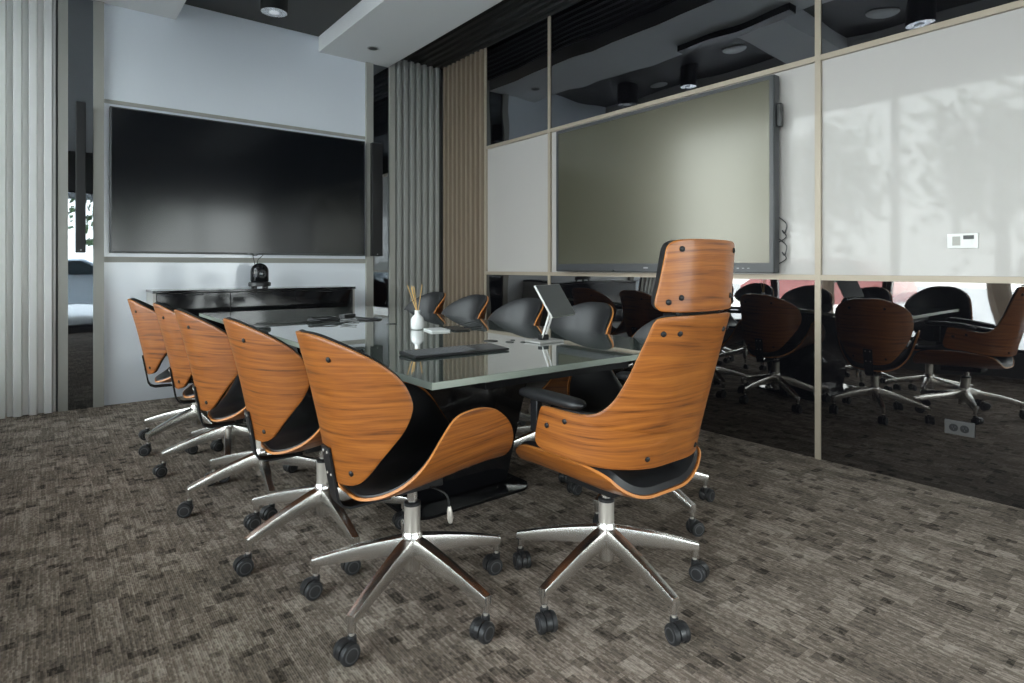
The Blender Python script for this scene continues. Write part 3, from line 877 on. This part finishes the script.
# ------------------------------------------------------------------ switch and socket
sw = thing('switch_plate', 'white two-module switch plate on the white side wall panel', 'switch', (3.4955, 0.906, 1.2265))
bm = bmesh.new(); box(bm, -0.009, 0.0, -0.062, 0.062, -0.036, 0.036); finish('plate', bm, M['whiteplastic'], sw, bevel=0.002)
bm = bmesh.new(); box(bm, -0.0115, -0.0092, 0.008, 0.040, -0.022, 0.022); finish('rocker', bm, M['greytrim'], sw, bevel=0.001)
bm = bmesh.new(); box(bm, -0.0115, -0.0092, -0.042, -0.008, -0.022, 0.006); finish('key_holder', bm, M['whiteplastic'], sw, bevel=0.001)
bm = bmesh.new(); box(bm, -0.0115, -0.0092, -0.046, -0.004, 0.0075, 0.026); finish('slot_window', bm, M['blackplastic'], sw, smooth=False)
so = thing('wall_socket', 'grey double power socket low on the dark mirror glass', 'socket', (3.4818, 0.915, 0.320))
bm = bmesh.new(); box(bm, -0.009, 0.0, -0.060, 0.060, -0.034, 0.034); finish('plate', bm, mat('socket_grey', (0.045, 0.044, 0.043, 1), 0.5), so, bevel=0.002)
for y in (-0.022, 0.022):
    bm = bmesh.new()
    R0 = Matrix.Translation((-0.0092, y, 0)) @ Matrix.Rotation(-PI / 2, 4, 'Y')
    lathe(bm, [(0.0185, 0.0), (0.0185, 0.0018), (0.0165, 0.002)], 24, R0, 0)
    for (dy, dz) in ((-0.006, 0.004), (0.006, 0.004), (0, -0.007)):
        box(bm, -0.0118, -0.0113, y + dy - 0.0015, y + dy + 0.0015, dz - 0.004, dz + 0.004, 1)
    finish('outlet', bm, [M['blackmetal'], M['blackplastic']], so)

# ------------------------------------------------------------------ room shell
X0, X1, Y0, Y1 = -0.90, 3.50, -1.75, 5.70
ZS, ZC, ZR = 3.19, 3.34, 3.31
def strct(name, bm, m, **k): return struct(finish(name, bm, m, smooth=False, **k))
bm = bmesh.new(); quad(bm, [(X0, Y0, 0), (X1, Y0, 0), (X1, Y1, 0), (X0, Y1, 0)]); strct('floor', bm, M['carpet'])
bm = bmesh.new(); box(bm, X0 - .1, X1 + .15, Y1, Y1 + 0.15, 0, 3.5); strct('wall_back', bm, M['greywall'])
bm = bmesh.new(); box(bm, X1, X1 + 0.15, Y0 - .1, Y1, 0, 3.5); strct('wall_right', bm, M['greywall'])

# ceiling: white soffits (0), charcoal recesses (1), dark slatted slot (2)
bm = bmesh.new()
RX0, RX1, B0, B1 = 0.87, 2.09, 2.50, 2.98
box(bm, X0, X1 + .1, Y0, Y1, ZC, 3.5, 1)
def soff(x0, x1, y0, y1): box(bm, x0, x1, y0, y1, ZS, ZC - 0.0005, 0)
soff(X0, RX0, Y0, Y1); soff(RX1, 2.82, Y0, Y1); soff(RX0, RX1, B0, B1); soff(RX0, RX1, Y0, Y0 + 0.6)
box(bm, 2.8205, X1, Y0, Y1, ZR + .02, ZC - 0.0005, 2)
x = 2.835
while x < X1 - 0.03:
    vsx = [(x, ZR + .0195), (x + .055, ZR + .0195), (x + .045, ZR - 0.006), (x + .010, ZR - 0.006)]
    a = [bm.verts.new((p[0], Y0, p[1])) for p in vsx]; b = [bm.verts.new((p[0], Y1 - .001, p[1])) for p in vsx]
    for k in range(4):
        f = bm.faces.new((a[k], a[(k + 1) % 4], b[(k + 1) % 4], b[k])); f.material_index = 2
    x += 0.089
bmesh.ops.recalc_face_normals(bm, faces=bm.faces)
strct('ceiling', bm, [M['ceil_white'], M['ceil_dark'], M['ceil_slat']])

# right wall cladding
def panel(name, label, cat, m, x0, x1, y0, y1, z0, z1, group=None, bev=0.0):
    bm = bmesh.new()
    cx, cy = (x0 + x1) / 2, (y0 + y1) / 2
    box(bm, x0 - cx, x1 - cx, y0 - cy, y1 - cy, z0, z1)
    o = finish(name, bm, m, smooth=False, bevel=bev); o.location = (cx, cy, 0)
    return tag(o, label, cat, group)
ys = [Y0, -0.73, 1.585, 3.89, 4.85]
words = ['behind the camera', 'at the right edge of the picture', 'beside the tall chair and the interactive display', 'nearest the taupe flutes']
ZL, ZU = 1.040, 2.296
tr = 0
def trim(bm): 
    global tr; tr += 1
    return strct('trim_%d' % tr, bm, M['beige'])
for k in range(4):
    a, b = ys[k] + 0.017, ys[k + 1] - 0.017
    panel('mirror_glass_panel', 'low dark mirror glass wall panel ' + words[k], 'wall panel', M['mirrorblack'], 3.482, 3.4995, a, b, 0.002, ZL - 0.016, 'low dark mirror panels')
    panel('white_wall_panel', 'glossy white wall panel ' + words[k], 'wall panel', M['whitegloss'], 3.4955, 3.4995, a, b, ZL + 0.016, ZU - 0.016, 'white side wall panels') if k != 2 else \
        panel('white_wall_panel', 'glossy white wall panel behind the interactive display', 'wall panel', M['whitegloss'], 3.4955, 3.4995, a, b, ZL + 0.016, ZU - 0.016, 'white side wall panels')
    panel('mirror_glass_panel', 'high dark mirror glass panel ' + words[k], 'wall panel', M['mirrortop'], 3.484, 3.4995, a, b, ZU + 0.016, ZR - 0.008, 'high dark mirror panels')
for y in ys[1:]:
    bm = bmesh.new(); box(bm, 3.476, 3.4998, y - 0.0165, y + 0.0165, 0, ZR - 0.008); trim(bm)
for z in (ZL, ZU):
    for k in range(4):
        bm = bmesh.new(); box(bm, 3.476, 3.4998, ys[k] + .0168, ys[k + 1] - .0168, z - 0.0155, z + 0.0155); trim(bm)

def flutes(name, label, m, axis, a0, a1, base, sign, z0, z1, pitch=0.089, depth=0.034, crest=0.042, foot=0.066):
    """trapezoid battens along an axis; base = coordinate of the wall, sign = direction into the room"""
    bm = bmesh.new()
    prof = [(a0, 0.004)]
    x = a0
    while x + pitch <= a1 + 0.02:
        g = (pitch - foot) / 2; e = (foot - crest) / 2
        prof += [(x + g, 0.004), (x + g + e, depth), (x + g + e + crest, depth), (x + g + 2 * e + crest, 0.004)]
        x += pitch
    prof.append((min(a1, max(x, prof[-1][0] + .001)), 0.004))
    lo, hi = [], []
    for (a, d) in prof:
        p = (a, base + sign * d) if axis == 'x' else (base + sign * d, a)
        lo.append(bm.verts.new((p[0], p[1], z0))); hi.append(bm.verts.new((p[0], p[1], z1)))
    back = [((prof[0][0]), 0.0005), ((prof[-1][0]), 0.0005)]
    for (a, d) in reversed(back):
        p = (a, base + sign * d) if axis == 'x' else (base + sign * d, a)
        lo.append(bm.verts.new((p[0], p[1], z0))); hi.append(bm.verts.new((p[0], p[1], z1)))
    n = len(lo)
    for k in range(n): bm.faces.new((lo[k], lo[(k + 1) % n], hi[(k + 1) % n], hi[k]))
    bm.faces.new(hi); bm.faces.new(list(reversed(lo)))
    bmesh.ops.recalc_face_normals(bm, faces=bm.faces)
    return tag(finish(name, bm, m, smooth=False), label, 'wall panel')
flutes('fluted_wall_panel', 'pale vertically fluted wall panel at the left edge of the end wall', M['flute_light'], 'x', -0.826, 0.07, 5.70, -1, 0.001, ZS - 0.001, depth=0.046, crest=0.040, foot=0.060)
flutes('fluted_wall_panel', 'grey vertically fluted panel on the end wall in the far corner', M['flute_grey'], 'x', 2.90, 3.450, 5.70, -1, 0.001, ZR - 0.010, pitch=0.0785, depth=0.046, crest=0.030, foot=0.050)
flutes('fluted_wall_panel', 'taupe vertically fluted panel on the side wall next to the white panel', M['flute_brown'], 'y', 4.868, 5.652, 3.50, -1, 0.001, ZR - 0.010, pitch=0.0865, depth=0.042, crest=0.034, foot=0.054)

# end wall: pilasters, mirror strips, panels
for (a, b) in ((0.078, 0.138), (0.297, 0.366), (2.573, 2.648), (2.832, 2.895)):
    bm = bmesh.new(); box(bm, a, b, 5.662, 5.6995, 0, (ZS if b < 2.82 else ZR) - 0.001)
    tr += 1; strct('trim_%d' % tr, bm, M['greytrim'])
panel('mirror_strip', 'narrow smoked mirror strip between the pale flutes and the white end wall', 'mirror', M['mirrorstrip'], 0.1385, 0.2965, 5.682, 5.6995, 0.001, ZS - .001, 'mirror strips beside the television wall')
panel('mirror_strip', 'narrow smoked mirror strip between the television and the grey flutes', 'mirror', M['mirrorstrip'], 2.6485, 2.8315, 5.682, 5.6995, 0.001, ZS - .001, 'mirror strips beside the television wall')
panel('white_wall_panel', 'pale panel of the end wall above the television', 'wall panel', M['whitewall'], 0.3665, 2.5725, 5.693, 5.6995, 2.432, ZC - .001)
panel('white_wall_panel', 'pale panel of the end wall directly behind the television', 'wall panel', M['whitewall'], 0.3665, 2.5725, 5.693, 5.6995, 1.182, 2.402)
panel('white_wall_panel', 'pale panel of the end wall below the television, behind the credenza', 'wall panel', M['whitewall'], 0.3665, 2.5725, 5.693, 5.6995, 0.001, 1.138)
for (a, b) in ((2.4025, 2.4315), (1.1385, 1.1815)):
    bm = bmesh.new(); box(bm, 0.3665, 2.5725, 5.684, 5.6995, a, b); tr += 1; strct('trim_%d' % tr, bm, M['greytrim'])

# window walls (left and behind the camera)
bm = bmesh.new(); box(bm, X0 - 0.12, X0, Y0, Y1, 0, 0.30); box(bm, X0 - 0.12, X0, Y0, Y1, 3.15, 3.5); strct('wall_left', bm, M['greywall'])
bm = bmesh.new(); box(bm, X0 - 0.12, X1 + .15, Y0 - 0.12, Y0 - 0.0005, 0, 0.10); box(bm, X0 - 0.12, X1 + .15, Y0 - 0.12, Y0 - .0005, 2.40, 3.5); strct('wall_rear', bm, M['greywall'])
wn = 0
def window(axis, a0, a1, z0, z1, pos):
    global wn; wn += 1
    bm = bmesh.new()
    def bb(u0, u1, w0, w1, t=0.03):
        if axis == 'y': box(bm, pos - t, pos + t, u0, u1, w0, w1)
        else: box(bm, u0, u1, pos - t, pos + t, w0, w1)
    bb(a0, a0 + .04, z0, z1); bb(a1 - .04, a1, z0, z1); bb(a0 + .04, a1 - .04, z0, z0 + .04); bb(a0 + .04, a1 - .04, z1 - .04, z1)
    fr = struct(finish('window_%d' % wn, bm, M['frame'], smooth=False))
    bm = bmesh.new()
    if axis == 'y': box(bm, pos - .004, pos + .004, a0 + .041, a1 - .041, z0 + .041, z1 - .041)
    else: box(bm, a0 + .041, a1 - .041, pos - .004, pos + .004, z0 + .041, z1 - .041)
    g = finish('window_pane', bm, M['windowglass'], fr, smooth=False)
yy = Y0 + 0.02
for k in range(5):
    window('y', yy + k * 1.485, yy + (k + 1) * 1.485 - 0.005, 0.301, 3.149, X0 - 0.06)
for k in range(4):
    window('x', X0 + 0.02 + k * 1.10, X0 + 0.02 + (k + 1) * 1.10 - .005, 0.101, 2.399, Y0 - 0.06)

# ------------------------------------------------------------------ ceiling fittings
for i, (x, y, lab) in enumerate(((1.41, 4.80, 'black cylinder downlight nearest the television wall'), (1.37, 3.90, 'black cylinder downlight between the two round ceiling speakers'), (1.37, 1.75, 'black cylinder downlight over the tall executive chair'))):
    c = thing('cylinder_downlight', lab, 'ceiling light', (x, y, ZC), 0, 'black cylinder downlights in the charcoal ceiling')
    bm = bmesh.new(); lathe(bm, [(0.099, -0.2500), (0.103, -0.2495), (0.103, -0.0005)], 40, None, 0, cap=False)
    lathe(bm, [(0.099, -0.2500), (0.097, -0.20), (0.09, -0.12)], 40, None, 0, cap=False)
    quad(bm, [(-.06, -.06, -0.0008), (-.06, .06, -0.0008), (.06, .06, -0.0008), (.06, -.06, -0.0008)])
    finish('housing', bm, M['blackmetal'], c)
    bm = bmesh.new(); lathe(bm, [(0.0965, -0.247), (0.085, -0.235), (0.06, -0.20), (0.035, -0.17), (0.03, -0.165)], 36, None, 0, cap=True)
    finish('reflector', bm, M['reflector'], c)
    bm = bmesh.new(); lathe(bm, [(0.030, -0.2535), (0.036, -0.2505), (0.036, -0.244)], 24); finish('lens', bm, M['lampglass'], c)
for (x, y, lab) in ((1.15, 4.55, 'round white ceiling speaker farther from the camera'), (1.46, 3.37, 'round white ceiling speaker nearer the cross beam'), (1.30, 2.05, 'round white ceiling speaker in the nearer recess')):
    c = thing('ceiling_speaker', lab, 'speaker', (x, y, ZC), 0, 'round ceiling speakers')
    bm = bmesh.new(); lathe(bm, [(0.112, -0.0005), (0.112, -0.006), (0.104, -0.010)], 40); finish('rim', bm, M['whiteplastic'], c)
    bm = bmesh.new(); lathe(bm, [(0.098, -0.0102), (0.094, -0.0125), (0.05, -0.0135)], 36); finish('grille', bm, M['whiteplastic'], c)
c = thing('recessed_downlight', 'small recessed downlight in the white soffit near the far corner', 'ceiling light', (2.46, 5.27, ZS))
bm = bmesh.new(); lathe(bm, [(0.052, -0.0005), (0.052, -0.005), (0.044, -0.006)], 32); finish('trim_ring', bm, M['silver'], c)
bm = bmesh.new(); lathe(bm, [(0.041, -0.0062), (0.036, -0.0075)], 28); finish('lamp', bm, M['nylon'], c)
c = thing('linear_ceiling_light', 'long black linear fitting on the white soffit beside the recess', 'ceiling light', (2.25, 2.87, ZS))
bm = bmesh.new(); box(bm, -0.055, 0.055, -0.54, 0.54, -0.055, -0.0005); finish('housing', bm, M['blackmetal'], c, smooth=False, bevel=0.002)
bm = bmesh.new(); box(bm, -0.06, -0.0555, -0.53, 0.53, -0.052, -0.040); finish('edge_strip', bm, M['silver'], c, smooth=False)

# ------------------------------------------------------------------ outdoors (seen only in the mirrors)
bm = bmesh.new(); quad(bm, [(-30, -30, -0.12), (30, -30, -0.12), (30, 30, -0.12), (-30, 30, -0.12)])
strct('ground', bm, M['pave'])
cp = thing('added_sky_shade', 'unseen grey slab on two posts, added outside the rear windows to cut sky light', 'added_sky_shade', (1.3, -3.45, -0.12))  # added overhang behind the camera, keeps high sky light out of the rear windows
bm = bmesh.new(); box(bm, -3.2, 3.2, -1.5, 1.5, 2.62, 2.8); finish('shade_slab', bm, M['greywall'], cp, smooth=False)
for x in (-3.0, 3.0):
    bm = bmesh.new(); lathe(bm, [(0.06, 0), (0.06, 2.6195)], 16, Matrix.Translation((x, -1.3, 0))); finish('post', bm, M['frame'], cp)
def tree(x, y, h, r, seed, lab):
    rnd = random.Random(seed)
    t = thing('tree', lab, 'tree', (x, y, -0.12), 0, 'trees outside the windows')
    bm = bmesh.new()
    tube(bm, [(0, 0, 0), (0.03, 0.02, h * .3), (-0.02, 0.04, h * .6), (0.02, 0, h * .85)], [0.13, 0.10, 0.07, 0.03], 10)
    for k in range(6):
        a = k * 1.1; tube(bm, [(0, 0.02, h * (.35 + .07 * k)), (r * .6 * math.cos(a), r * .6 * math.sin(a), h * (.5 + .07 * k))], [0.045, 0.015], 8)
    finish('trunk', bm, M['bark'], t)
    bm = bmesh.new()
    for k in range(1500):
        u = rnd.gauss(0, .42), rnd.gauss(0, .42), rnd.gauss(0, .36)
        p = Vector((u[0] * r, u[1] * r, h * .68 + u[2] * h * .36))
        n1 = Vector((rnd.gauss(0, 1), rnd.gauss(0, 1), rnd.gauss(0, 1))).normalized(); n2 = n1.orthogonal().normalized(); n3 = n1.cross(n2)
        s = rnd.uniform(.07, .14)
        bm.faces.new([bm.verts.new(p + n2 * s * a + n3 * s * b * .6) for a, b in ((-1, 0), (0, -1), (1, 0), (0, 1))])
    finish('crown', bm, M['leaf'], t, smooth=False)
tree(-5.2, 2.6, 4.4, 1.4, 1, 'leafy tree outside opposite the near end of the table')
tree(-6.6, 6.0, 4.6, 1.3, 2, 'leafy tree outside opposite the far end of the table')
tree(-6.0, -4.6, 4.4, 1.5, 3, 'leafy tree outside at the corner behind the camera')
tree(1.8, -9.6, 4.8, 1.7, 4, 'leafy tree outside straight behind the camera')

def hedge(x0, x1, y0, y1, h, seed, lab):
    rnd = random.Random(seed)
    t = thing('hedge', lab, 'hedge', ((x0 + x1) / 2, (y0 + y1) / 2, -0.12), 0, None)
    hx, hy = (x1 - x0) / 2, (y1 - y0) / 2
    bm = bmesh.new(); box(bm, -hx + .1, hx - .1, -hy + .1, hy - .1, 0, h - .1); finish('inner_branches', bm, M['leaf'], t, smooth=False)
    bm = bmesh.new()
    for k in range(int(700 * (hx + hy))):
        f = rnd.random()
        p = Vector((rnd.uniform(-hx, hx), rnd.uniform(-hy, hy), rnd.uniform(0.05, h)))
        side = rnd.choice('xyz')
        if side == 'x': p.x = math.copysign(hx, p.x) + rnd.gauss(0, .04)
        elif side == 'y': p.y = math.copysign(hy, p.y) + rnd.gauss(0, .04)
        else: p.z = h + rnd.gauss(0, .05)
        n1 = Vector((rnd.gauss(0, 1), rnd.gauss(0, 1), rnd.gauss(0, 1))).normalized(); n2 = n1.orthogonal().normalized(); n3 = n1.cross(n2)
        s = rnd.uniform(.05, .10)
        bm.faces.new([bm.verts.new(p + n2 * s * a + n3 * s * b * .6) for a, b in ((-1, 0), (0, -1), (1, 0), (0, 1))])
    finish('foliage', bm, M['leaf'], t, smooth=False)
hedge(-9, -2.5, -10.5, -9.7, 1.3, 6, 'low clipped hedge beyond the pale blue car')

def car(loc, rz, paint, lab):
    t = thing('car', lab, 'car', loc, rz)
    prof = [(-2.15, .35), (-2.2, .62), (-2.1, .86), (-1.7, .93), (-1.25, 1.38), (-.5, 1.46), (.35, 1.42), (.95, .98), (1.8, .86), (2.15, .66), (2.2, .38), (1.9, .26), (-1.9, .26)]
    bm = bmesh.new()
    A = []
    for yv, k in ((-.84, 1), (-.78, 1), (.78, 1), (.84, 1)):
        inn = abs(yv) > .8
        A.append([bm.verts.new((x, yv * (1 if z < .95 else .86), z if not inn else .30 + (z - .30) * .97)) for x, z in prof])
    n = len(prof)
    for a, b in zip(A, A[1:]):
        for k in range(n): bm.faces.new((a[k], a[(k + 1) % n], b[(k + 1) % n], b[k]))
    bm.faces.new(A[0]); bm.faces.new(list(reversed(A[-1])))
    bmesh.ops.recalc_face_normals(bm, faces=bm.faces)
    body = finish('body', bm, paint, t, bevel=0.03)
    for sg in (-1, 1):
        bm = bmesh.new()
        pts = [(-1.45, .98), (-1.12, 1.33), (-.45, 1.40), (.30, 1.36), (.78, 1.0)]
        a = [bm.verts.new((x, sg * (.845 if z < 1.05 else .735), z)) for x, z in pts]; b = [bm.verts.new((x, sg * (.80 if z < 1.05 else .69), z)) for x, z in pts]
        for k in range(5): bm.faces.new((a[k], a[(k + 1) % 5], b[(k + 1) % 5], b[k]))
        bm.faces.new(a); bm.faces.new(list(reversed(b))); bmesh.ops.recalc_face_normals(bm, faces=bm.faces)
        finish('side_window', bm, M['carglass'], t, smooth=False)
        for x in (-1.35, 1.35):
            bm = bmesh.new()
            R0 = Matrix.Translation((x, sg * .80, .33)) @ Matrix.Rotation(-sg * PI / 2, 4, 'X')
            lathe(bm, [(.30, -.09), (.33, -.06), (.33, .06), (.29, .09)], 28, R0, 0); lathe(bm, [(.20, .085), (.19, .10), (.05, .11)], 20, R0, 1)
            finish('wheel', bm, [M['rubber'], M['steel']], t)
car((0.4, -6.3, -0.12), R_(4), M['carpaint'], 'pale blue parked car outside the window behind the camera')
car((-9.8, 7.6, -0.12), R_(88), M['redpaint'], 'red parked car far off outside the side windows')

# ------------------------------------------------------------------ light
w = bpy.data.worlds.new('World'); SC.world = w; w.use_nodes = True
N, L = w.node_tree.nodes, w.node_tree.links
bg = N['Background']
tc = N.new('ShaderNodeTexCoord'); sep = N.new('ShaderNodeSeparateXYZ'); L.new(tc.outputs['Generated'], sep.inputs[0])
rp = N.new('ShaderNodeValToRGB')
rp.color_ramp.elements[0].position = 0.0; rp.color_ramp.elements[0].color = (0.95, 0.94, 0.91, 1)
rp.color_ramp.elements[1].position = 1.0; rp.color_ramp.elements[1].color = (0.72, 0.80, 0.95, 1)
e = rp.color_ramp.elements.new(0.3); e.color = (0.96, 0.97, 0.97, 1)
L.new(sep.outputs[2], rp.inputs['Fac']); L.new(rp.outputs['Color'], bg.inputs['Color'])
bg.inputs['Strength'].default_value = 6.4
def portal(loc, rot, sx, sy):
    l = bpy.data.lights.new('window_portal', 'AREA'); l.shape = 'RECTANGLE'; l.size = sx; l.size_y = sy
    l.cycles.is_portal = True
    o = bpy.data.objects.new('window_portal', l); COL.objects.link(o); o.location = loc; o.rotation_euler = rot
portal((X0 - 0.16, (Y0 + Y1) / 2, 1.72), (0, -PI / 2, 0), 2.85, Y1 - Y0)
portal(((X0 + X1) / 2, Y0 - 0.16, 1.25), (PI / 2, 0, 0), X1 - X0, 2.3)
SC.cycles.max_bounces = 10; SC.cycles.diffuse_bounces = 5; SC.cycles.glossy_bounces = 5
SC.cycles.transparent_max_bounces = 12
SC.cycles.caustics_reflective = False
SC.cycles.sample_clamp_indirect = 6
SC.cycles.use_denoising = True

# ------------------------------------------------------------------ camera
cd = bpy.data.cameras.new('Camera'); cam = bpy.data.objects.new('Camera', cd); COL.objects.link(cam)
cd.sensor_width = 36; cd.lens = 593.0 / 1024 * 36; cd.shift_y = -74.5 / 1024
cd.clip_start = 0.05
cam.location = (0, 0, 1.1); cam.rotation_euler = (PI / 2, 0, -math.atan2(467, 593))
SC.camera = cam
SC.view_settings.view_transform = 'Standard'; SC.view_settings.look = 'None'
SC.view_settings.gamma = 1; SC.view_settings.use_curve_mapping = False
SC.view_settings.exposure = 0.9
